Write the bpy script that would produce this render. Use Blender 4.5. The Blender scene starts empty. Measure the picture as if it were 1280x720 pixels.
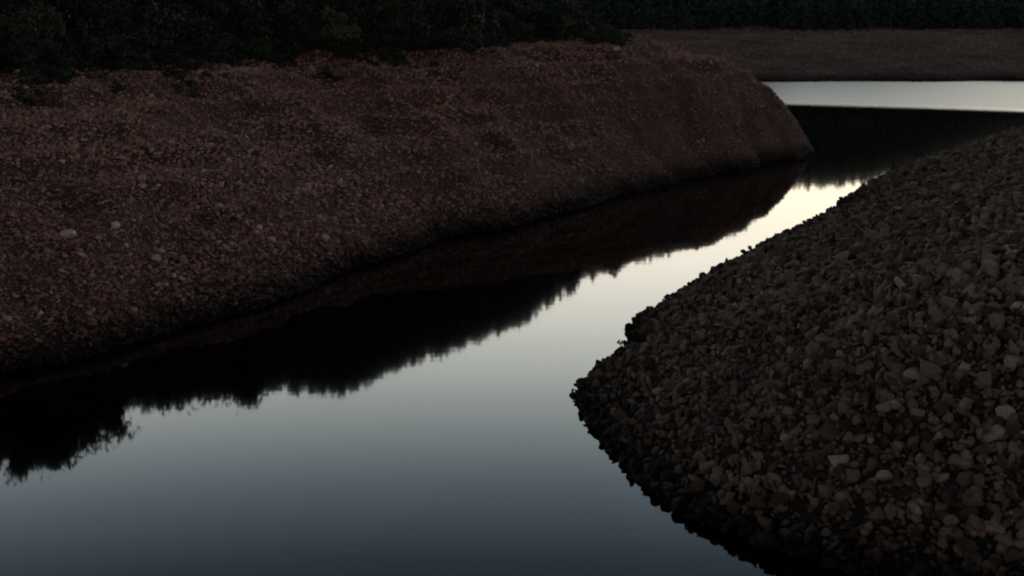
import bpy, bmesh, math, random
import numpy as np
from mathutils import Vector, Matrix

random.seed(7)
RNG = np.random.default_rng(11)
sc = bpy.context.scene
COL = sc.collection
R = math.radians

# ------------------------------------------------------------------ camera
CAM_H = 10.0
FOC = 1758.0            # focal length in pixels of the 1280 px photograph
PITCH = math.atan(360.0 / FOC)
cam_d = bpy.data.cameras.new('camera')
cam_d.sensor_width = 36.0
cam_d.lens = FOC / 1280.0 * 36.0
cam_d.clip_start = 0.2
cam_d.clip_end = 6000.0
cam_d.dof.use_dof = True
cam_d.dof.focus_distance = 42.0
cam_d.dof.aperture_fstop = 0.9
cam = bpy.data.objects.new('camera', cam_d)
COL.objects.link(cam)
cam.location = (0, 0, CAM_H)
cam.rotation_euler = (R(90) - PITCH, 0, 0)
sc.camera = cam


def ray(px, py):
    u = (px - 640.0) / FOC
    v = (360.0 - py) / FOC
    return np.array([u, math.cos(PITCH) + v * math.sin(PITCH), -math.sin(PITCH) + v * math.cos(PITCH)])


def ground(px, py, z=0.0):
    d = ray(px, py)
    t = (z - CAM_H) / d[2]
    return (d[0] * t, d[1] * t)


# ------------------------------------------------------------------ helpers
def tag(o, label=None, cat=None, group=None, kind=None):
    if label: o['label'] = label
    if cat: o['category'] = cat
    if group: o['group'] = group
    if kind: o['kind'] = kind
    return o


def mesh_obj(name, verts, faces, mat=None, parent=None, smooth=False, link=True):
    me = bpy.data.meshes.new(name)
    me.from_pydata(verts, [], faces)
    me.update()
    if mat: me.materials.append(mat)
    if smooth:
        me.polygons.foreach_set('use_smooth', [True] * len(me.polygons))
    o = bpy.data.objects.new(name, me)
    if link: COL.objects.link(o)
    if parent: o.parent = parent
    return o


def hash2(ix, iy, seed):
    h = (ix.astype(np.int64) * 374761393 + iy.astype(np.int64) * 668265263 + seed * 974634777) & 0x7fffffff
    h = ((h ^ (h >> 13)) * 1274126177) & 0x7fffffff
    h = h ^ (h >> 16)
    return (h & 0xffff) / 65535.0


def vnoise(x, y, seed=0):
    x = np.asarray(x, float); y = np.asarray(y, float)
    ix = np.floor(x); iy = np.floor(y)
    fx = x - ix; fy = y - iy
    fx = fx * fx * (3 - 2 * fx); fy = fy * fy * (3 - 2 * fy)
    a = hash2(ix, iy, seed); b = hash2(ix + 1, iy, seed)
    c = hash2(ix, iy + 1, seed); d = hash2(ix + 1, iy + 1, seed)
    return (a * (1 - fx) + b * fx) * (1 - fy) + (c * (1 - fx) + d * fx) * fy - 0.5


def fbm(x, y, seed=0, octv=4, gain=0.5):
    s = 0; a = 1.0
    for i in range(octv):
        s = s + a * vnoise(x * 2 ** i + 13.7 * i, y * 2 ** i + 5.1 * i, seed + i)
        a *= gain
    return s


def signed_dist(x, y, poly, vals=None):
    """signed distance to a closed polygon (positive inside), and vals interpolated at the nearest edge point"""
    x = np.asarray(x, float); y = np.asarray(y, float)
    best = np.full(x.shape, 1e18); inside = np.zeros(x.shape, bool)
    bv = np.zeros(x.shape); bw = np.zeros(x.shape)
    n = len(poly)
    for i in range(n):
        ax, ay = poly[i]; bx, by = poly[(i + 1) % n]
        dx, dy = bx - ax, by - ay
        t = np.clip(((x - ax) * dx + (y - ay) * dy) / (dx * dx + dy * dy + 1e-12), 0, 1)
        d2 = (x - ax - t * dx) ** 2 + (y - ay - t * dy) ** 2
        m = d2 < best
        best = np.where(m, d2, best)
        if vals is not None:
            w = math.hypot(dx, dy) / (d2 + .5) ** 1.6
            bv = bv + w * (vals[i] * (1 - t) + vals[(i + 1) % n] * t); bw = bw + w
        cr = ((ay > y) != (by > y))
        with np.errstate(divide='ignore', invalid='ignore'):
            xx = (bx - ax) * (y - ay) / (by - ay if by != ay else 1e-12) + ax
        inside ^= cr & (x < xx)
    d = np.sqrt(best)
    return np.where(inside, d, -d), bv / np.maximum(bw, 1e-12)


# ------------------------------------------------------------------ shorelines (world metres)
L_px = [(0, 461), (60, 451), (130, 434), (200, 417), (300, 387), (400, 347), (480, 322), (560, 297), (640, 280),
        (700, 264), (760, 249), (830, 229), (900, 215), (960, 203), (1000, 194), (1012, 188)]
L_poly = [(-70, 12), (-34, 30)] + [ground(*p) for p in L_px] + [
    (19.6, 97), (19.4, 104), (18.5, 112), (17, 121), (15.5, 130), (10, 142), (-8, 152), (-40, 150), (-200, 175), (-200, 12)]
L_k = [.6, .6] + [.55, .55, .52, .5, .5, .52, .55, .6, .65, .75, .9, 1.0, 1.3, 1.8, 2.3, 2.5] + \
      [2.4, 2.0, 1.5, 1.0, .7, .5, .5, .5, .5, .5]

R_px = [(1110, 722), (1010, 697), (940, 676), (868, 648), (820, 618), (790, 592), (766, 556), (742, 524), (726, 500), (724, 480),
        (752, 461), (806, 436), (792, 410), (818, 394), (848, 373), (888, 347), (920, 328), (958, 306), (1000, 288),
        (1040, 264), (1078, 241)]
R_poly = [(40, 8), (24, 15), (12, 20.5)] + [ground(*p) for p in R_px] + [(23, 84), (31, 92), (44, 95), (70, 85), (90, 40), (70, 5)]
R_k = [.6, .6, .7] + [.9, .9, .85, .7, .62, .58, .52, .5, .55, .6, .6, .6, .6, .58, .55, .55, .55, .55, .52, .5, .5, .5, .5] + \
      [.5, .5, .5, .5, .5, .5]


def wobble(x, y, amp, seed):
    return amp * fbm(x / 2.6, y / 2.6, seed, 4, .6)


def h_left(x, y):
    x = np.asarray(x, float); y = np.asarray(y, float)
    d, k = signed_dist(x, y, L_poly, L_k)
    d = d + wobble(x, y, .8, 3)
    L = 7.1 + .3 * np.clip((x + 5) / 15, 0, 1)
    dp = np.maximum(d, 0)
    z = L * (1 - np.exp(-k * dp / L)) + 0.035 * dp
    big = fbm(x / 11, y / 11, 21, 3) * 1.3 * np.clip(dp / 7, 0, 1)
    rill = np.abs(fbm(x / 5.5 + y / 16, y / 9 - x / 20, 33, 3)) * -1.1 * np.clip(dp / 5, 0, 1) * np.clip((20 - x) / 14, .35, 1)
    fine = fbm(x / .9, y / .9, 41, 3) * .10
    z = z + big + rill + fine + .12
    strand = .10 * np.sin(z * 6.5 + 1.5 * fbm(x / 9, y / 9, 19, 2)) * np.clip(dp / 3, 0, 1) * np.clip(.6 + 1.6 * fbm(x / 14, y / 14, 23, 2), 0, 1.3)
    z = z + strand
    return np.where(d > 0, z, np.maximum(d * .9 + .1, -3.5))


def h_right(x, y):
    x = np.asarray(x, float); y = np.asarray(y, float)
    d, k = signed_dist(x, y, R_poly, R_k)
    d = d + wobble(x, y, .16, 8)
    L = 6.6
    dp = np.maximum(d, 0)
    z = L * (1 - np.exp(-k * dp / L))
    big = fbm(x / 8, y / 8, 61, 3) * .8 * np.clip(dp / 6, 0, 1)
    fine = fbm(x / .8, y / .8, 71, 3) * .14
    z = z + big + fine + .08
    return np.where(d > 0, z, np.maximum(d * 1.2 + .1, -3.5))


def far_shore(x):
    return 176.0 + 2.0 * np.sin(x / 37.0) + fbm(x / 9.0, x * 0, 5, 3) * 2.0


HX = [-600, -120, -40, -25, 0, 7, 18, 29, 36, 42, 53, 59, 63, 80, 91, 102, 116, 150, 400]
HZ = [120, 80, 74, 69, 61, 56, 50, 44.5, 42, 40, 35, 28, 25.6, 25.4, 22.5, 18, 14, 11, 12]


def h_far(x, y):
    x = np.asarray(x, float); y = np.asarray(y, float)
    d = y - far_shore(x)
    dp = np.maximum(d, 0)
    z = 6.0 * (1 - np.exp(-2.1 * dp / 54.0))
    t = np.clip((d - 52) / 90.0, 0, 1)
    ridge = np.interp(x * 320.0 / np.maximum(y, 50), HX, HZ)
    z = z + (ridge + 1.6 - 5.5) * (t ** 1.1) + fbm(x / 30, y / 30, 91, 3) * 4 * t
    z = z + fbm(x / 7, y / 7, 95, 4) * .5 * np.clip(dp / 5, 0, 1)
    z = np.where(d > 143, z - (d - 143) * .25, z)
    return np.where(d > 0, np.maximum(z, .05 + .0 * z), np.maximum(d * .5, -3.5))


def hit(hf, px, py):
    d = ray(px, py)
    t = np.arange(15, 240, .04)
    x = d[0] * t; y = d[1] * t; z = CAM_H + d[2] * t
    hz = hf(x, y)
    i = np.argmax(z <= hz)
    if not (z <= hz).any(): return None
    return (float(x[i]), float(y[i]), float(hz[i]), float(t[i]))


# ------------------------------------------------------------------ materials
def new_mat(name):
    m = bpy.data.materials.new(name); m.use_nodes = True
    nt = m.node_tree
    b = nt.nodes['Principled BSDF']
    return m, nt, b


def ramp(nt, stops, interp='LINEAR'):
    n = nt.nodes.new('ShaderNodeValToRGB')
    cr = n.color_ramp; cr.interpolation = interp
    while len(cr.elements) < len(stops): cr.elements.new(0.5)
    for e, (p, c) in zip(cr.elements, stops):
        e.position = p; e.color = (*c, 1)
    return n


def noise(nt, scale, detail=4, rough=.55, vec=None):
    n = nt.nodes.new('ShaderNodeTexNoise')
    n.inputs['Scale'].default_value = scale
    n.inputs['Detail'].default_value = detail
    n.inputs['Roughness'].default_value = rough
    if vec: nt.links.new(vec, n.inputs['Vector'])
    return n


def mix(nt, a, b, fac, mode='MIX'):
    n = nt.nodes.new('ShaderNodeMix'); n.data_type = 'RGBA'; n.blend_type = mode
    def put(sock, v):
        if isinstance(v, (tuple, list)): sock.default_value = (*v, 1)
        elif isinstance(v, float): sock.default_value = v
        else: nt.links.new(v, sock)
    put(n.inputs['Factor'], fac); put(n.inputs['A'], a); put(n.inputs['B'], b)
    return n.outputs['Result']


def wet_and_shade_band(nt, c, top=1.15, low=.05):
    """stone and earth darkened towards the water line: wet strip plus painted-in shade"""
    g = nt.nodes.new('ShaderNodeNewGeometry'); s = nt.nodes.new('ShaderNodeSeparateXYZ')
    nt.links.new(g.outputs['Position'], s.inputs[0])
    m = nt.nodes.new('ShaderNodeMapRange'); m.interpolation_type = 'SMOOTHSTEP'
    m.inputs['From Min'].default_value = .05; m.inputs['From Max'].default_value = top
    m.inputs['To Min'].default_value = low; m.inputs['To Max'].default_value = 1.0  # reaches above the wet strip to put bank-foot shade into the colour
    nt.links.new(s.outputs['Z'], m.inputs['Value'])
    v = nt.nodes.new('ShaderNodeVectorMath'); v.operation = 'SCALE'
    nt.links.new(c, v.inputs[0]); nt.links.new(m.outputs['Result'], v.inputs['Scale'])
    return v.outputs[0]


def stone_mat(name, cols, rough=.85, top=1.15, broad=None, zs=1.0):
    """broken stone: a tone of its own for every stone, speckle and stains"""
    m, nt, b = new_mat(name)
    oi = nt.nodes.new('ShaderNodeObjectInfo')
    r = ramp(nt, cols); nt.links.new(oi.outputs['Random'], r.inputs[0])
    tc = nt.nodes.new('ShaderNodeTexCoord')
    sp = noise(nt, 5.0, 5, .65, tc.outputs['Object'])
    sr = ramp(nt, [(.3, (.62, .6, .58)), (.6, (1.0, 1.0, 1.0)), (.8, (1.3, 1.25, 1.2))])
    nt.links.new(sp.outputs['Fac'], sr.inputs[0])
    c = mix(nt, r.outputs['Color'], sr.outputs['Color'], 1.0, 'MULTIPLY')
    if broad:      # broad patches of redder and paler rubble over the slope
        g = nt.nodes.new('ShaderNodeNewGeometry')
        mpg = nt.nodes.new('ShaderNodeMapping'); mpg.inputs['Scale'].default_value = (1, 1, zs)
        nt.links.new(g.outputs['Position'], mpg.inputs[0])
        bn = noise(nt, .11, 4, .55, mpg.outputs[0])
        br = ramp(nt, broad); nt.links.new(bn.outputs['Fac'], br.inputs[0])
        c = mix(nt, c, br.outputs['Color'], 1.0, 'MULTIPLY')
    c = wet_and_shade_band(nt, c, top)
    nt.links.new(c, b.inputs['Base Color'])
    b.inputs['Roughness'].default_value = rough
    b.inputs['Specular IOR Level'].default_value = .1
    bp = nt.nodes.new('ShaderNodeBump'); bp.inputs['Strength'].default_value = .6; bp.inputs['Distance'].default_value = .05
    nt.links.new(sp.outputs['Fac'], bp.inputs['Height']); nt.links.new(bp.outputs['Normal'], b.inputs['Normal'])
    return m


RED = [(0, (.060, .027, .023)), (.2, (.092, .046, .041)), (.42, (.140, .077, .073)), (.62, (.113, .060, .058)),
       (.78, (.162, .099, .094)), (.93, (.19, .132, .125)), (.96, (.13, .072, .042)), (1, (.24, .19, .18))]
GREY = [(0, (.013, .009, .008)), (.25, (.036, .026, .023)), (.5, (.092, .070, .063)), (.68, (.048, .033, .029)),
        (.86, (.112, .088, .080)), (.93, (.070, .045, .036)), (1, (.145, .122, .114))]
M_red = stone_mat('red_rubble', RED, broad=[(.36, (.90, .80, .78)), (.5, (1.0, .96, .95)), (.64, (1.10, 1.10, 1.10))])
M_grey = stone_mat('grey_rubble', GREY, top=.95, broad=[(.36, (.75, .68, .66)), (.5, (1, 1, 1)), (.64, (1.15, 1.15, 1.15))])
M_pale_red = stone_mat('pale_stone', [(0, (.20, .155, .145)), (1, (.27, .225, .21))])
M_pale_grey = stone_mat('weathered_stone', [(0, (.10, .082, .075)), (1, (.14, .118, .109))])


def soil_mat(name, dark, mid, light):
    m, nt, b = new_mat(name)
    tc = nt.nodes.new('ShaderNodeTexCoord')
    n1 = noise(nt, .35, 5, .6, tc.outputs['Object'])
    n2 = noise(nt, 9.0, 5, .7, tc.outputs['Object'])
    v = nt.nodes.new('ShaderNodeTexVoronoi'); v.inputs['Scale'].default_value = 7.0
    nt.links.new(tc.outputs['Object'], v.inputs['Vector'])
    r1 = ramp(nt, [(.35, dark), (.55, mid), (.72, light)]); nt.links.new(n1.outputs['Fac'], r1.inputs[0])
    r2 = ramp(nt, [(.3, (.5, .5, .5)), (.7, (1.25, 1.2, 1.2))]); nt.links.new(n2.outputs['Fac'], r2.inputs[0])
    c = mix(nt, r1.outputs['Color'], r2.outputs['Color'], 1.0, 'MULTIPLY')
    c = mix(nt, c, v.outputs['Color'], .18, 'OVERLAY')
    c = wet_and_shade_band(nt, c)
    nt.links.new(c, b.inputs['Base Color'])
    b.inputs['Roughness'].default_value = .95
    b.inputs['Specular IOR Level'].default_value = .05
    bp = nt.nodes.new('ShaderNodeBump'); bp.inputs['Strength'].default_value = .9; bp.inputs['Distance'].default_value = .12
    nt.links.new(v.outputs['Distance'], bp.inputs['Height']); nt.links.new(bp.outputs['Normal'], b.inputs['Normal'])
    return m


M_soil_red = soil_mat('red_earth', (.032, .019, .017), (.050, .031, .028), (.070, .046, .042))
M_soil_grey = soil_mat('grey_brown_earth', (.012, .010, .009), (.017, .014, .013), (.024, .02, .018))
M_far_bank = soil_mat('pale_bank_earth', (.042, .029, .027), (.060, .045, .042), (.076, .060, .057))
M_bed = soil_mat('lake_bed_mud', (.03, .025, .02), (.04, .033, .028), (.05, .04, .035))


def leaf_mat(name, cols):
    m, nt, b = new_mat(name)
    tc = nt.nodes.new('ShaderNodeTexCoord'); oi = nt.nodes.new('ShaderNodeObjectInfo')
    n = noise(nt, 2.2, 3, .6, tc.outputs['Object'])
    add = nt.nodes.new('ShaderNodeMath'); add.operation = 'MULTIPLY_ADD'
    nt.links.new(oi.outputs['Random'], add.inputs[0]); add.inputs[1].default_value = .35; nt.links.new(n.outputs['Fac'], add.inputs[2])
    sub = nt.nodes.new('ShaderNodeMath'); sub.operation = 'SUBTRACT'; sub.inputs[1].default_value = .17
    nt.links.new(add.outputs[0], sub.inputs[0])
    r = ramp(nt, [(.25, cols[0]), (.5, cols[1]), (.75, cols[2])]); nt.links.new(sub.outputs[0], r.inputs[0])
    nt.links.new(r.outputs['Color'], b.inputs['Base Color'])
    b.inputs['Roughness'].default_value = .8
    b.inputs['Specular IOR Level'].default_value = .2
    return m


M_leaf = leaf_mat('dark_evergreen_leaves', [(.003, .006, .0045), (.006, .010, .0065), (.014, .020, .011)])
M_leaf_l = leaf_mat('light_green_leaves', [(.008, .014, .007), (.016, .025, .011), (.030, .041, .017)])
M_leaf_far = leaf_mat('far_forest_leaves', [(.004, .011, .011), (.007, .016, .016), (.012, .022, .022)])
M_bark, nt, b = new_mat('grey_brown_bark')
b.inputs['Roughness'].default_value = .9
_n = noise(nt, 14, 5); _r = ramp(nt, [(.3, (.03, .024, .018)), (.7, (.09, .075, .06))])
nt.links.new(_n.outputs['Fac'], _r.inputs[0]); nt.links.new(_r.outputs['Color'], b.inputs['Base Color'])
_bp = nt.nodes.new('ShaderNodeBump'); _bp.inputs['Strength'].default_value = .5
nt.links.new(_n.outputs['Fac'], _bp.inputs['Height']); nt.links.new(_bp.outputs['Normal'], b.inputs['Normal'])

# water: mirror-calm in the inlet, ruffled by the breeze out on the open lake
M_water, nt, b = new_mat('lake_water')
b.inputs['Base Color'].default_value = (.0002, .0003, .0003, 1)
b.inputs['IOR'].default_value = 1.095
b.inputs['Specular IOR Level'].default_value = .5
geo = nt.nodes.new('ShaderNodeNewGeometry')
sep = nt.nodes.new('ShaderNodeSeparateXYZ'); nt.links.new(geo.outputs['Position'], sep.inputs[0])
mp = nt.nodes.new('ShaderNodeMapping'); mp.inputs['Scale'].default_value = (.02, .06, 1)
nt.links.new(geo.outputs['Position'], mp.inputs[0])
nz = noise(nt, 1.0, 3, .5, mp.outputs[0])


def mth(op, a, bb, c=None):
    n = nt.nodes.new('ShaderNodeMath'); n.operation = op
    for i, v in enumerate((a, bb, c)):
        if v is None: continue
        if isinstance(v, (int, float)): n.inputs[i].default_value = v
        else: nt.links.new(v, n.inputs[i])
    return n.outputs[0]


yy = mth('MULTIPLY_ADD', sep.outputs['X'], .45, sep.outputs['Y'])
yy = mth('MULTIPLY_ADD', nz.outputs['Fac'], 5.0, yy)
mr = nt.nodes.new('ShaderNodeMapRange'); mr.interpolation_type = 'SMOOTHSTEP'
mr.inputs['From Min'].default_value = 149.0; mr.inputs['From Max'].default_value = 158.5
nt.links.new(yy, mr.inputs['Value'])
ruff = mr.outputs['Result']
rr = mth('MULTIPLY_ADD', ruff, .30, .028)
nt.links.new(rr, b.inputs['Roughness'])
mp2 = nt.nodes.new('ShaderNodeMapping'); mp2.inputs['Scale'].default_value = (.5, 1.3, 1)
nt.links.new(geo.outputs['Position'], mp2.inputs[0])
nw = noise(nt, 1.0, 3, .5, mp2.outputs[0])
bp = nt.nodes.new('ShaderNodeBump'); bp.inputs['Strength'].default_value = 1.0; bp.inputs['Distance'].default_value = .0006
nt.links.new(nw.outputs['Fac'], bp.inputs['Height'])
nt.links.new(bp.outputs['Normal'], b.inputs['Normal'])

# ------------------------------------------------------------------ the setting
def grid(name, x0, x1, y0, y1, step, hf, mat, keep=None):
    nx = int((x1 - x0) / step) + 1; ny = int((y1 - y0) / step) + 1
    xs = np.linspace(x0, x1, nx); ys = np.linspace(y0, y1, ny)
    X, Y = np.meshgrid(xs, ys)
    Z = hf(X, Y)
    V = np.stack([X, Y, Z], -1).reshape(-1, 3)
    i = np.arange(nx * ny).reshape(ny, nx)
    F = np.stack([i[:-1, :-1], i[:-1, 1:], i[1:, 1:], i[1:, :-1]], -1).reshape(-1, 4)
    ok = Z > -3.2
    m = (ok[:-1, :-1] | ok[:-1, 1:] | ok[1:, 1:] | ok[1:, :-1]).reshape(-1)
    F = F[m]
    used = np.unique(F); remap = -np.ones(len(V), int); remap[used] = np.arange(len(used))
    V = V[used]; F = remap[F]
    me = bpy.data.meshes.new(name)
    me.vertices.add(len(V)); me.vertices.foreach_set('co', V.ravel().astype(np.float32))
    me.loops.add(len(F) * 4); me.loops.foreach_set('vertex_index', F.ravel().astype(np.int32))
    me.polygons.add(len(F)); me.polygons.foreach_set('loop_start', np.arange(0, len(F) * 4, 4, dtype=np.int32))
    me.polygons.foreach_set('use_smooth', [True] * len(F))
    me.update(calc_edges=True); me.validate()
    me.materials.append(mat)
    o = bpy.data.objects.new(name, me); COL.objects.link(o)
    return tag(o, kind='structure')


left_bank = grid('left_bank', -95, 26, 14, 156, .42, h_left, M_soil_red)
right_bank = grid('right_bank', 0, 75, 8, 98, .30, h_right, M_soil_grey)
far_bank = grid('far_bank', -160, 260, 168, 236, 1.0, h_far, M_far_bank)
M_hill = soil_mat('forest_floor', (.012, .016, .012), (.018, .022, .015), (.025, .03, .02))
hill = grid('forested_hill', -300, 420, 236, 420, 4.0, h_far, M_hill)
bed = mesh_obj('lake_bed', [(-4000, -4000, -3.6), (4000, -4000, -3.6), (4000, 4000, -3.6), (-4000, 4000, -3.6)], [(0, 1, 2, 3)], M_bed)
tag(bed, kind='structure')
water = mesh_obj('water', [(-3000, -400, 0), (3000, -400, 0), (3000, 3000, 0), (-3000, 3000, 0)], [(0, 1, 2, 3)], M_water)
tag(water, kind='structure')


# ------------------------------------------------------------------ stones
def stone_mesh(name, seed, flat, mat, n=15):
    rnd = random.Random(seed)
    bm = bmesh.new()
    for i in range(n):
        while True:
            v = Vector((rnd.uniform(-1, 1), rnd.uniform(-1, 1), rnd.uniform(-1, 1)))
            if .1 < v.length < 1: break
        v = v.normalized() * rnd.uniform(.82, 1.0)
        bm.verts.new((v.x * .5, v.y * .5 * rnd.uniform(.85, 1), v.z * .5 * flat))
    r = bmesh.ops.convex_hull(bm, input=bm.verts)
    junk = [g for g in r['geom_interior'] + r['geom_unused'] if isinstance(g, bmesh.types.BMVert)]
    if junk: bmesh.ops.delete(bm, geom=list(set(junk)), context='VERTS')
    bmesh.ops.bevel(bm, geom=list(bm.edges), offset=.015, segments=1, affect='EDGES', clamp_overlap=True)
    me = bpy.data.meshes.new(name); bm.to_mesh(me); bm.free()
    me.materials.append(mat)
    return me


def proto_collection(name, meshes):
    c = bpy.data.collections.new(name)
    for i, me in enumerate(meshes):
        o = bpy.data.objects.new('%s_%02d' % (name, i), me); c.objects.link(o)
    return c


FL = [.75, .6, .85, .5, .68, .42, .8, .58]
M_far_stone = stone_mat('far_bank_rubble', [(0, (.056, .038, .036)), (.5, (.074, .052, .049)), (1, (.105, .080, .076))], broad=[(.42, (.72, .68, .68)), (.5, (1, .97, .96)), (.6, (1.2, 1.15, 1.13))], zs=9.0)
C_far_stone = proto_collection('far_stone_kinds', [stone_mesh('stone', 500 + i, f, M_far_stone) for i, f in enumerate(FL)])
C_red = proto_collection('red_stone_kinds', [stone_mesh('stone', 100 + i, f, M_red) for i, f in enumerate(FL)])
C_grey = proto_collection('grey_stone_kinds', [stone_mesh('stone', 200 + i, f * .95, M_grey) for i, f in enumerate(FL)])


def scatter(name, pts, rot, scl, coll, label, cat):
    me = bpy.data.meshes.new(name)
    n = len(pts)
    me.vertices.add(n); me.vertices.foreach_set('co', np.asarray(pts, np.float32).ravel())
    a = me.attributes.new('rot', 'FLOAT_VECTOR', 'POINT'); a.data.foreach_set('vector', np.asarray(rot, np.float32).ravel())
    a = me.attributes.new('scl', 'FLOAT_VECTOR', 'POINT'); a.data.foreach_set('vector', np.asarray(scl, np.float32).ravel())
    o = bpy.data.objects.new(name, me); COL.objects.link(o)
    g = bpy.data.node_groups.new(name + '_nodes', 'GeometryNodeTree')
    g.interface.new_socket('Geometry', in_out='INPUT', socket_type='NodeSocketGeometry')
    g.interface.new_socket('Geometry', in_out='OUTPUT', socket_type='NodeSocketGeometry')
    N = g.nodes; K = g.links
    gi = N.new('NodeGroupInput'); go = N.new('NodeGroupOutput')
    iop = N.new('GeometryNodeInstanceOnPoints')
    ci = N.new('GeometryNodeCollectionInfo'); ci.inputs['Collection'].default_value = coll
    ci.inputs['Separate Children'].default_value = True; ci.inputs['Reset Children'].default_value = True
    na = N.new('GeometryNodeInputNamedAttribute'); na.data_type = 'FLOAT_VECTOR'; na.inputs['Name'].default_value = 'rot'
    nb = N.new('GeometryNodeInputNamedAttribute'); nb.data_type = 'FLOAT_VECTOR'; nb.inputs['Name'].default_value = 'scl'
    e2r = N.new('FunctionNodeEulerToRotation')
    K.new(gi.outputs[0], iop.inputs['Points']); K.new(ci.outputs[0], iop.inputs['Instance'])
    iop.inputs['Pick Instance'].default_value = True
    K.new(na.outputs['Attribute'], e2r.inputs[0]); K.new(e2r.outputs[0], iop.inputs['Rotation'])
    K.new(nb.outputs['Attribute'], iop.inputs['Scale'])
    K.new(iop.outputs[0], go.inputs[0])
    md = o.modifiers.new('scatter', 'NODES'); md.node_group = g
    return tag(o, label, cat, kind='stuff')


def rubble(name, hf, x0, x1, y0, y1, dens, smin, smax, alpha, coll, zmin, zmax, label, seed, fade=None, tumble=.45, pile=.22):
    rng = np.random.default_rng(seed)
    n = int((x1 - x0) * (y1 - y0) * dens)
    x = rng.uniform(x0, x1, n); y = rng.uniform(y0, y1, n)
    # only what lies inside a generous view wedge
    m = np.abs(x) < .40 * y + 3
    x = x[m]; y = y[m]
    z = hf(x, y)
    m = (z > zmin) & (z < zmax)
    x, y, z = x[m], y[m], z[m]
    if fade is not None:
        m = rng.random(len(x)) < fade(x, y, z); x, y, z = x[m], y[m], z[m]
    n = len(x)
    s = smin * (1 - rng.random(n)) ** (-1 / alpha)
    s = np.minimum(s, smax * rng.uniform(.6, 1, n))
    s *= np.clip(1 + .6 * fbm(x / 5, y / 5, seed, 2), .75, 1.35)
    scl = np.stack([s * rng.uniform(.8, 1.35, n), s * rng.uniform(.75, 1.1, n), s * rng.uniform(.7, 1.15, n)], -1)
    rot = np.stack([rng.normal(0, tumble, n), rng.normal(0, tumble, n), rng.uniform(0, 6.283, n)], -1)
    pts = np.stack([x, y, z + s * rng.uniform(-.05, pile, n)], -1)
    print(name, n)
    return scatter(name, pts, rot, scl, coll, label, 'rubble')


rubble('red_rubble', h_left, -50, 24, 24, 150, 58, .11, .34, 2.7, C_red, -.25, 7.6,
       'loose reddish brown rubble covering the bare slope of the left bank', 5,
       fade=lambda x, y, z: np.clip((7.6 - z) / 1.0, 0.1, 1) * np.where(y < 62, 1, .8))
rubble('grey_rubble', h_right, 0, 40, 18, 98, 88, .10, .46, 1.85, C_grey, -.25, 20,
       'loose grey brown angular rubble covering the right bank', 6,
       fade=lambda x, y, z: np.where(y < 50, 1.0, .62), tumble=.85, pile=.42)


_rg = np.random.default_rng(31); _n = 46000
_x = _rg.uniform(-10, 85, _n); _y = _rg.uniform(172, 234, _n); _z = h_far(_x, _y)
_k = (_z > -.1) & (_z < 6.6); _x, _y, _z = _x[_k], _y[_k], _z[_k]; _n = len(_x)
_s = .16 * (1 - _rg.random(_n)) ** (-1 / 2.2); _s = np.minimum(_s, .7)
scatter('far_rubble', np.stack([_x, _y, _z + _s * .05], -1), np.stack([_rg.normal(0, .4, _n), _rg.normal(0, .4, _n), _rg.uniform(0, 6.28, _n)], -1),
        np.stack([_s * 1.2, _s, _s * .8], -1), C_far_stone, 'reddish rubble strewn over the bare far bank', 'rubble')


# individual stones: the larger ones that can be told apart
def add_stone(me, x, y, z, sx, sy, sz, rot, label, group=None, name='stone'):
    o = bpy.data.objects.new(name, me); COL.objects.link(o)
    o.location = (x, y, z); o.scale = (sx, sy, sz); o.rotation_euler = rot
    return tag(o, label, 'stone', group)


red_me = [stone_mesh('large_stone', 300 + i, f, M_red, 17) for i, f in enumerate(FL)]
grey_me = [stone_mesh('large_stone', 400 + i, f * .9, M_grey, 17) for i, f in enumerate(FL)]


def sprinkle(hf, n, box, meshes, smin, smax, label, group, seed, ymax, zlim):
    rnd = random.Random(seed); done = []
    tries = 0
    proto = None
    while len(done) < n and tries < 20000:
        tries += 1
        px = rnd.uniform(box[0], box[2]); py = rnd.uniform(box[1], box[3])
        h = cand[seed].pop() if cand[seed] else None
        if h is None: break
        x, y, z = h
        if y > ymax or z < zlim[0] or z > zlim[1]: continue
        if any((x - a) ** 2 + (y - b_) ** 2 < .45 ** 2 for a, b_ in done): continue
        s = smin + (smax - smin) * rnd.random() ** 2.2
        me = rnd.choice(meshes)
        loc = (x, y, z + s * .12)
        rot = (rnd.gauss(0, .3), rnd.gauss(0, .3), rnd.uniform(0, 6.28))
        sc3 = (s * rnd.uniform(1, 1.35), s * rnd.uniform(.75, 1.05), s * rnd.uniform(.75, 1.05))
        o = proto.copy() if proto else bpy.data.objects.new('stone', me)
        if proto: o.data = me
        COL.objects.link(o)
        o.location = loc; o.rotation_euler = rot; o.scale = sc3
        tag(o, label, 'stone', group)
        proto = proto or o
        done.append((x, y))


cand = {}


def candidates(key, hf, x0, x1, y0, y1, n, seed):
    rng = np.random.default_rng(seed)
    x = rng.uniform(x0, x1, n); y = rng.uniform(y0, y1, n)
    m = (np.abs(x / y) < .37)
    x, y = x[m], y[m]; z = hf(x, y)
    m = z > 0
    cand[key] = list(zip(x[m].tolist(), y[m].tolist(), z[m].tolist()))


candidates(501, h_left, -32, 12, 38, 78, 4000, 1)
candidates(502, h_right, 2, 26, 23, 62, 6000, 2)
sprinkle(h_left, 110, (0, 130, 800, 460), red_me, .24, .38,
         'reddish brown angular stone lying in the rubble of the left bank', 'larger stones in the left bank rubble', 501, 80, (.1, 6))
sprinkle(h_right, 175, (720, 200, 1280, 720), grey_me, .30, .52,
         'grey brown angular stone lying in the rubble of the right bank', 'larger stones in the right bank rubble', 502, 62, (.05, 9))

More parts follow.
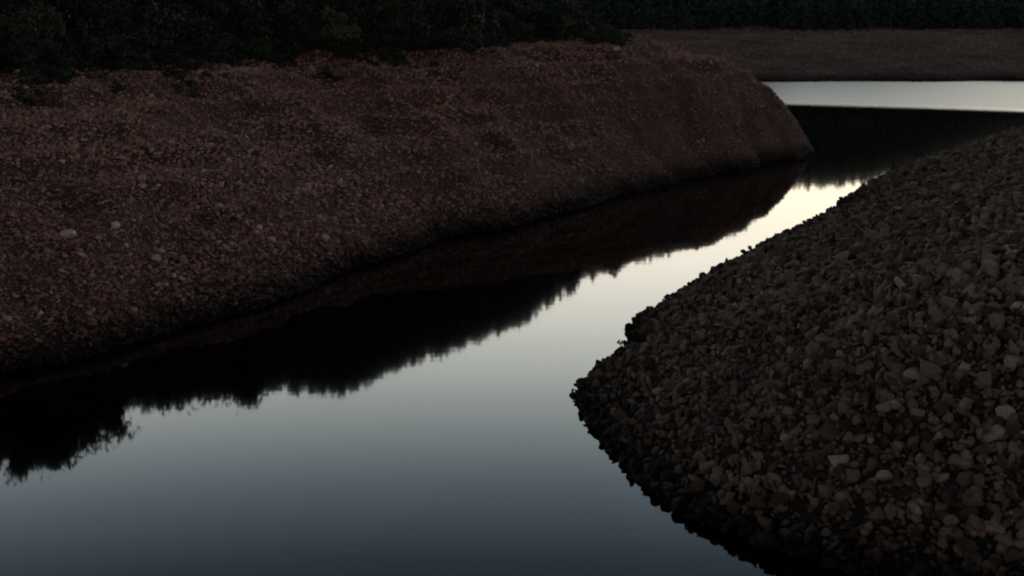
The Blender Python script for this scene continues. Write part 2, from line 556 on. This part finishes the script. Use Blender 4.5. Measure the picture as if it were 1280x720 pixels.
NAMED = [  # photo pixel, width in photo pixels, height ratio, material, label
    (h_left, 85, 297, 27, .42, M_pale_red, 'large flat pale stone, the widest pale one low on the left bank'),
    (h_left, 145, 286, 14, .8, M_pale_red, 'small pale rounded stone just right of the widest flat pale stone'),
    (h_left, 158, 310, 8, .9, M_pale_red, 'tiny pale upright stone below the small rounded pale stone'),
    (h_left, 196, 328, 16, .75, M_pale_red, 'pale pinkish stone alone lower down the left bank'),
    (h_left, 339, 302, 13, .6, M_pale_red, 'low pale stone in the middle of the left bank slope'),
    (h_left, 406, 301, 14, .7, M_pale_red, 'squarish pale stone right of the low pale stone on the left bank'),
    (h_left, 256, 217, 11, .6, M_pale_red, 'pale stone high on the middle slope of the left bank'),
    (h_left, 78, 204, 10, .6, M_pale_red, 'pale chip high on the slope near the left edge of the photo'),
    (h_left, 90, 176, 10, .6, M_pale_red, 'pale stone near the top of the bare left slope'),
    (h_left, 169, 391, 14, .7, M_pale_red, 'pale stone close above the dark waterline at lower left'),
    (h_left, 770, 63, 11, .6, M_pale_red, 'whitish stone on the crest of the point under the dark bushes'),
    (h_right, 1101, 338, 24, .6, M_pale_grey, 'broad weathered stone high on the right bank'),
    (h_right, 1076, 349, 30, .35, M_pale_grey, 'long thin slab on the upper right bank'),
    (h_right, 998, 347, 12, .8, M_pale_grey, 'small weathered stone near the inlet side of the right bank'),
    (h_right, 1030, 362, 18, .6, M_pale_grey, 'low weathered stone left of the long thin slab'),
    (h_right, 1142, 474, 34, .5, M_pale_grey, 'wide weathered block in the middle of the right bank'),
    (h_right, 1116, 511, 28, .45, M_pale_grey, 'light slab below the wide weathered block'),
    (h_right, 1256, 527, 30, .75, M_pale_grey, 'big light angular stone near the right edge of the photo'),
    (h_right, 982, 552, 17, .7, M_pale_grey, 'square light stone facing the camera, low on the right bank'),
    (h_right, 1014, 550, 14, .45, M_pale_grey, 'thin light chip right of the square light stone'),
    (h_right, 1048, 584, 34, .65, M_pale_grey, 'large light rounded block at the bottom of the right bank'),
    (h_right, 1105, 600, 26, .6, M_pale_grey, 'light tilted stone right of the large rounded block'),
    (h_right, 1205, 467, 18, .9, M_pale_grey, 'upright light stone right of the wide weathered block'),
    (h_right, 902, 408, 22, .3, M_pale_grey, 'long light splinter near the tip of the right bank'),
]
for i, (hf, px, py, w, hr, mat, lab) in enumerate(NAMED):
    p = hit(hf, px, py)
    if not p: print('no hit', lab); continue
    x, y, z, t = p
    s = w * t / FOC
    me = stone_mesh('noted_stone', 900 + i, 1.0, mat, 20)
    add_stone(me, x, y, z + s * hr * .32, s * 1.05, s * .8, s * hr * 1.25, (R(random.uniform(-12, 12)), R(random.uniform(-12, 12)), R(random.uniform(-20, 20))), lab)


# ------------------------------------------------------------------ vegetation
def tube(verts, faces, p0, p1, r0, r1, n=6):
    p0 = Vector(p0); p1 = Vector(p1); d = (p1 - p0)
    if d.length < 1e-5: return
    q = d.to_track_quat('Z', 'Y'); b0 = len(verts)
    for p, r in ((p0, r0), (p1, r1)):
        for k in range(n):
            a = 2 * math.pi * k / n
            verts.append(tuple(p + q @ Vector((math.cos(a) * r, math.sin(a) * r, 0))))
    for k in range(n):
        faces.append((b0 + k, b0 + (k + 1) % n, b0 + n + (k + 1) % n, b0 + n + k))
    faces.append(tuple(b0 + n + k for k in range(n)))


def crown_data(seed, w, h, base, nclump, nleaf, leaf, lumpy=.28):
    """many small leaf faces in clumps through an uneven crown volume"""
    rng = np.random.default_rng(seed)
    C = []
    while len(C) < nclump:
        p = rng.uniform(-1, 1, 3); l = np.linalg.norm(p)
        if l > 1 or l < .25: continue
        C.append(p * (1 + lumpy * rng.normal()))
    C = np.array(C)
    C[:, 0] *= w * .42; C[:, 1] *= w * .42; C[:, 2] = base + (C[:, 2] * .5 + .5) * (h - base) * .92
    rad = rng.uniform(.16, .30, nclump) * w * .5
    idx = rng.integers(0, nclump, nleaf)
    off = rng.normal(0, .55, (nleaf, 3)); off[:, 2] *= .7
    P = C[idx] + off * rad[idx][:, None]
    P[:, 2] = np.maximum(P[:, 2], .03)
    a = rng.normal(0, 1, (nleaf, 3)); a /= np.linalg.norm(a, axis=1)[:, None]
    b_ = rng.normal(0, 1, (nleaf, 3)); b_ -= a * (a * b_).sum(1)[:, None]; b_ /= np.linalg.norm(b_, axis=1)[:, None]
    s = leaf * rng.uniform(.6, 1.4, nleaf)[:, None]
    V = np.stack([P - a * s, P + b_ * s * .45, P + a * s, P - b_ * s * .45], 1).reshape(-1, 3)
    F = np.arange(nleaf * 4).reshape(-1, 4)
    return V, F, C


def quad_mesh(name, V, F, mat):
    me = bpy.data.meshes.new(name)
    me.vertices.add(len(V)); me.vertices.foreach_set('co', V.ravel().astype(np.float32))
    me.loops.add(len(F) * 4); me.loops.foreach_set('vertex_index', F.ravel().astype(np.int32))
    me.polygons.add(len(F)); me.polygons.foreach_set('loop_start', np.arange(0, len(F) * 4, 4, dtype=np.int32))
    me.update(calc_edges=True); me.materials.append(mat)
    return me


def make_plant(kind, seed, w, h, base, nclump, nleaf, leaf, leafmat):
    V, F, C = crown_data(seed, w, h, base, nclump, nleaf, leaf)
    cme = quad_mesh('crown', V, F, leafmat)
    rnd = random.Random(seed)
    v, f = [], []
    fork = Vector((rnd.uniform(-.1, .1) * w, rnd.uniform(-.1, .1) * w, max(base, h * .3)))
    r0 = h * .022 + .02
    tube(v, f, (0, 0, -.3), fork * .5, r0, r0 * .8); tube(v, f, fork * .5, fork, r0 * .8, r0 * .65)
    for c in C[:: max(1, len(C) // 12)]:
        c = Vector(c); mid = fork.lerp(c, .5) + Vector((0, 0, .08 * h))
        tube(v, f, fork, mid, r0 * .5, r0 * .3, 5); tube(v, f, mid, c, r0 * .3, r0 * .1, 5)
    tme = bpy.data.meshes.new('trunk'); tme.from_pydata(v, [], f); tme.update(); tme.materials.append(M_bark)
    return cme, tme


PROT = {
    'tree': [make_plant('tree', 10 + i, 3.9 + .5 * (i % 3), 5.6 + .5 * i, .9, 30, 5200, .15, M_leaf) for i in range(4)],
    'shrub': [make_plant('shrub', 30 + i, 2.6 + .4 * i, 2.0 + .35 * i, .05, 22, 3000, .12, M_leaf) for i in range(4)],
    'light': [make_plant('shrub', 50, 2.6, 2.3, .05, 22, 2800, .12, M_leaf_l), make_plant('shrub', 51, 1.9, 1.5, .05, 14, 1700, .10, M_leaf_l)],
}
first = {}


def plant(kind, i, x, y, z, s, label, group, sz=1.0):
    name = 'tree' if kind == 'tree' else 'bush'
    cme, tme = PROT[kind][i % len(PROT[kind])]
    key = (kind, i % len(PROT[kind]))
    if key not in first:
        root = bpy.data.objects.new(name, None); COL.objects.link(root)
        for n, me in (('crown', cme), ('trunk', tme)):
            c = bpy.data.objects.new(n, me); COL.objects.link(c); c.parent = root
        first[key] = root
    else:
        src = first[key]
        root = src.copy(); COL.objects.link(root)
        for ch in src.children:
            c = ch.copy(); COL.objects.link(c); c.parent = root
        if 'group' in root: del root['group']
    root.location = (x, y, z - .05); root.scale = (s, s, s * sz); root.rotation_euler = (0, 0, random.uniform(0, 6.28))
    root['label'] = label; root['category'] = 'tree' if kind == 'tree' else 'bush'
    if group: root['group'] = group
    return root


# the tree line: lower edge of the vegetation as the photograph shows it
EDGE = [(-60, 92), (60, 88), (180, 82), (300, 76), (420, 70), (520, 66), (600, 60), (660, 52), (720, 47), (768, 52)]
T_LAB = 'dark evergreen tree in the thicket above the bare left bank'
S_LAB = 'dark leafy bush along the lower edge of the thicket on the left bank'
rndv = random.Random(4)
edge_pts = []
for (ax, ay), (bx, by) in zip(EDGE[:-1], EDGE[1:]):
    n = max(2, int((bx - ax) / 26))
    for k in range(n):
        t = (k + rndv.uniform(0, .8)) / n
        px = ax + (bx - ax) * t; py = ay + (by - ay) * t
        d = ray(px, py)
        # the terrain point on this bearing where the height reaches the old pool level
        bearing = d[0] / d[1]
        D = np.arange(40, 150, .1); hz = h_left(D * bearing, D)
        el = (hz - CAM_H) / D
        # the visible point whose sight line is the wanted one
        want = d[2] / d[1]
        j = np.argmax((el >= want) & (hz > 3.0))
        if not ((el >= want) & (hz > 3.0)).any():
            j = np.argmax(np.where(hz > 3.0, el, -9))
        edge_pts.append((float(D[j] * bearing), float(D[j]), float(hz[j]), px))
print('edge', [tuple(round(v, 1) for v in e) for e in edge_pts][::4])
trees_xy = []
k = 0
for (x, y, z, px) in edge_pts:
    s = rndv.uniform(.6, 1.0) if px < 620 else (rndv.uniform(.45, .75) if px < 700 else rndv.uniform(.3, .5))
    plant('shrub', k, x, y + .6, float(h_left(x, y + .6)), s, S_LAB, 'bushes along the lower edge of the thicket', rndv.uniform(.5, .9)); k += 1
# how high the thicket stands against the sky, by bearing (photo column -> row of its mirror image)
TX = [-80, 0, 30, 60, 130, 150, 225, 235, 270, 320, 370, 420, 450, 520, 560, 640, 720]
TY = [614, 608, 601, 580, 545, 524, 518, 525, 520, 508, 478, 457, 448, 433, 421, 392, 360]


def canopy_top(x, y):
    px = 640 + FOC * x / (y * 1.02)
    row = float(np.interp(px, TX, TY))
    return math.tan(PITCH + math.atan((row - 360) / FOC)) * y - CAM_H


# rows behind, rising away from the shore
ex = np.array([e[0] for e in edge_pts]); ey = np.array([e[1] for e in edge_pts])
for row, (back, kind, smin, smax) in enumerate([(3.0, 'shrub', .9, 1.3), (6.0, 'tree', .62, .8), (10.5, 'tree', .75, 1.0), (16, 'tree', .8, 1.05), (23, 'tree', .9, 1.15)]):
    for j in range(0, len(edge_pts), 1 if row < 1 else 2):
        x, y, z, px = edge_pts[j]
        if px > 610 and row > 0: continue
        x2 = x - back * .5 + rndv.uniform(-1, 1); y2 = y + back * .85 + rndv.uniform(-1, 1)
        h = float(h_left(x2, y2))
        if h < 3: continue
        if kind == 'tree': plant('tree', k, x2, y2, h, max(.5, (canopy_top(x2, y2) - h) / (5.8 + .5 * (k % 4)) * rndv.choice([.84, .9, .96, 1.0])), T_LAB, 'trees of the thicket above the left bank')
        else: plant('shrub', k, x2, y2, h, rndv.uniform(smin, smax), S_LAB, 'bushes along the lower edge of the thicket')
        k += 1


def on_left(px, py, z_off=0):
    p = hit(h_left, px, py)
    return p


for (px, py, kind, i, s, sz, lab) in [
    (422, 66, 'light', 0, 1.0, 1.2, 'lighter green bush standing out at the front of the dark thicket'),
    (655, 48, 'light', 1, 1.0, 1.2, 'small lighter green bush at the right end of the thicket'),
    (738, 50, 'shrub', 1, .5, .7, 'dark rounded bush on the crest of the point, leftmost of the two there'),
    (772, 54, 'shrub', 2, .4, .7, 'dark low bush on the crest of the point beside the whitish stone'),
]:
    p = on_left(px, py + 6)
    if p:
        plant(kind, i, p[0], p[1] + .5, float(h_left(p[0], p[1] + .5)), s, lab, None, sz)
    else:
        print('no hit', lab)

# low scrub thinning out where the thicket meets the bare slope
C_scrub = proto_collection('scrub_kinds', [quad_mesh('scrub', *crown_data(130 + i, 1.1, .55 + .1 * i, 0, 9, 300, .07)[:2], M_leaf) for i in range(3)])
_rg = np.random.default_rng(41); _n = 60000
_x = _rg.uniform(-60, 18, _n); _y = _rg.uniform(45, 150, _n)
_k = np.abs(_x) < .40 * _y; _x, _y = _x[_k], _y[_k]; _z = h_left(_x, _y)
_ez = np.interp(_x / _y, [e[0] / e[1] for e in sorted(edge_pts, key=lambda e: e[0] / e[1])], [e[1] for e in sorted(edge_pts, key=lambda e: e[0] / e[1])])
_p = np.clip((_y - _ez + 6.0 + 4.0 * fbm(_x / 3, _y / 3, 51, 3)) / 8.0, 0, 1) ** 1.8 * .5
_p = _p * np.clip((.085 - _x / _y) / .03, 0, 1)
_k = (_rg.random(len(_x)) < _p) & (_z > 3.5); _x, _y, _z = _x[_k], _y[_k], _z[_k]; _n = len(_x)
print('scrub', _n)
_s = _rg.uniform(.35, 1.1, _n)
scatter('scrub', np.stack([_x, _y, _z - .03], -1), np.stack([_x * 0, _x * 0, _rg.uniform(0, 6.28, _n)], -1),
        np.stack([_s, _s, _s * _rg.uniform(.6, 1.1, _n)], -1), C_scrub, 'low dark scrub thinning out at the foot of the thicket', 'scrub')

# far forest on the hill across the lake: one mass
far_protos = []
for i in range(4):
    V, F, _ = crown_data(70 + i, 4.4, 5.0 + i * .6, .0, 16, 420, .50, .2)
    far_protos.append(quad_mesh('far_tree', V, F, M_leaf_far))
C_far = proto_collection('far_tree_kinds', far_protos)
rng = np.random.default_rng(77)
n = 30000
fx = rng.uniform(-170, 230, n); fy = rng.uniform(222, 335, n)
m = (fx / fy > -.5) & (fx / fy < .55)
fx, fy = fx[m], fy[m]
fd = fy - far_shore(fx)
m = (fd > 51 + fbm(fx / 12, fx * 0, 7, 2) * 5) & (fd < 150)
fx, fy = fx[m], fy[m]
fz = h_far(fx, fy)
fs = rng.uniform(.50, .68, len(fx))
scatter('far_forest', np.stack([fx, fy, fz - .3], -1), np.stack([fx * 0, fx * 0, rng.uniform(0, 6.28, len(fx))], -1),
        np.stack([fs, fs, fs * rng.uniform(.8, 1.25, len(fx))], -1), C_far,
        'dense dark forest covering the hill across the lake', 'forest')

# a small twig standing out of the shallow water at the notch of the right bank
tx, ty = ground(775, 437)
tv, tf = [], []
tube(tv, tf, (0, 0, -.4), (.02, 0, .12), .012, .010); tube(tv, tf, (.02, 0, .12), (-.05, .02, .26), .010, .005)
tube(tv, tf, (.02, 0, .10), (.09, .02, .20), .007, .003)
twig = bpy.data.objects.new('twig', None); COL.objects.link(twig); twig.location = (tx, ty, 0)
tag(twig, 'small dark leafy twig standing in the water beside the right bank', 'twig')
st = mesh_obj('stem', tv, tf, M_bark, twig)
V, F, _ = crown_data(5, .22, .34, .14, 5, 60, .035)
lf = bpy.data.objects.new('leaf_clump', quad_mesh('leaf_clump', V, F, M_leaf)); COL.objects.link(lf); lf.parent = twig

# ------------------------------------------------------------------ dusk sky and light
GLOW_AZ = 8.0     # degrees right of straight ahead
SUN_EL = 5.5
world = bpy.data.worlds.new('World'); sc.world = world; world.use_nodes = True
nt = world.node_tree
for nd in list(nt.nodes): nt.nodes.remove(nd)
out = nt.nodes.new('ShaderNodeOutputWorld'); bg = nt.nodes.new('ShaderNodeBackground')
sky = nt.nodes.new('ShaderNodeTexSky'); sky.sky_type = 'NISHITA'; sky.sun_disc = False
sky.sun_elevation = R(SUN_EL); sky.sun_rotation = R(GLOW_AZ)
tc = nt.nodes.new('ShaderNodeTexCoord')
nrm = nt.nodes.new('ShaderNodeVectorMath'); nrm.operation = 'NORMALIZE'; nt.links.new(tc.outputs['Generated'], nrm.inputs[0])
sep = nt.nodes.new('ShaderNodeSeparateXYZ'); nt.links.new(nrm.outputs[0], sep.inputs[0])
asin = mth('ARCSINE', sep.outputs['Z'], None)
elev = mth('MULTIPLY', asin, 180 / math.pi / 45.0)      # 0..1 over 0..45 degrees
cl = nt.nodes.new('ShaderNodeMapping'); cl.inputs['Scale'].default_value = (1.5, 1.5, 9)
nt.links.new(nrm.outputs[0], cl.inputs[0])
cn = noise(nt, 1.2, 3, .5, cl.outputs[0])
elev = mth('MULTIPLY_ADD', mth('SUBTRACT', cn.outputs['Fac'], .5), .02, elev)
SK = [(0, (2.442, 2.18, 1.668)), (8, (4.038, 3.67, 2.894)), (10.5, (4.789, 4.508, 3.93)), (13, (4.642, 4.693, 4.214)), (15, (4.097, 4.355, 4.06)), (17, (3.101, 3.512, 3.493)), (19.5, (1.70, 2.16, 2.52)), (22.5, (0.70, 1.03, 1.34)), (27, (0.125, 0.14, 0.158)), (40, (0.205, 0.192, 0.192))]
rp = ramp(nt, [(e / 45, tuple(c / 8 for c in col)) for e, col in SK], 'LINEAR')
nt.links.new(elev, rp.inputs[0])
# the glow fades towards the side of the sky away from the sunset
ga = R(GLOW_AZ)
gx = mth('MULTIPLY', sep.outputs['X'], math.sin(ga)); gg = mth('MULTIPLY_ADD', sep.outputs['Y'], math.cos(ga), gx)
azr = nt.nodes.new('ShaderNodeMapRange'); azr.interpolation_type = 'SMOOTHSTEP'
azr.inputs['From Min'].default_value = .1; azr.inputs['From Max'].default_value = .86
azr.inputs['To Min'].default_value = 2.9; azr.inputs['To Max'].default_value = 8.0
nt.links.new(gg, azr.inputs['Value'])
c1 = mix(nt, rp.outputs['Color'], (1, 1, 1), 0.0)
sc1 = nt.nodes.new('ShaderNodeVectorMath'); sc1.operation = 'SCALE'
nt.links.new(rp.outputs['Color'], sc1.inputs[0]); nt.links.new(azr.outputs['Result'], sc1.inputs['Scale'])
sc2 = nt.nodes.new('ShaderNodeVectorMath'); sc2.operation = 'SCALE'
nt.links.new(sky.outputs[0], sc2.inputs[0]); sc2.inputs['Scale'].default_value = .01
ad = nt.nodes.new('ShaderNodeVectorMath'); ad.operation = 'ADD'
nt.links.new(sc1.outputs[0], ad.inputs[0]); nt.links.new(sc2.outputs[0], ad.inputs[1])
nt.links.new(ad.outputs[0], bg.inputs['Color']); bg.inputs['Strength'].default_value = 1.0
nt.links.new(bg.outputs[0], out.inputs['Surface'])

sun_d = bpy.data.lights.new('sun', 'SUN'); sun_d.energy = .03; sun_d.angle = R(4); sun_d.color = (1, .86, .7)
sun = bpy.data.objects.new('sun', sun_d); COL.objects.link(sun)
sd = Vector((math.sin(ga) * math.cos(R(SUN_EL)), math.cos(ga) * math.cos(R(SUN_EL)), math.sin(R(SUN_EL))))
sun.rotation_euler = (-sd).to_track_quat('-Z', 'Y').to_euler()

# ------------------------------------------------------------------ render settings
vs = sc.view_settings
vs.view_transform = 'Standard'; vs.look = 'None'; vs.exposure = 0; vs.gamma = 1; vs.use_curve_mapping = False
sc.render.engine = 'CYCLES'
cy = sc.cycles
cy.max_bounces = 5; cy.diffuse_bounces = 2; cy.glossy_bounces = 2; cy.transmission_bounces = 0
cy.caustics_reflective = False; cy.caustics_refractive = False
cy.use_denoising = True
cy.pixel_filter_type = 'BLACKMAN_HARRIS'; cy.filter_width = 2.0
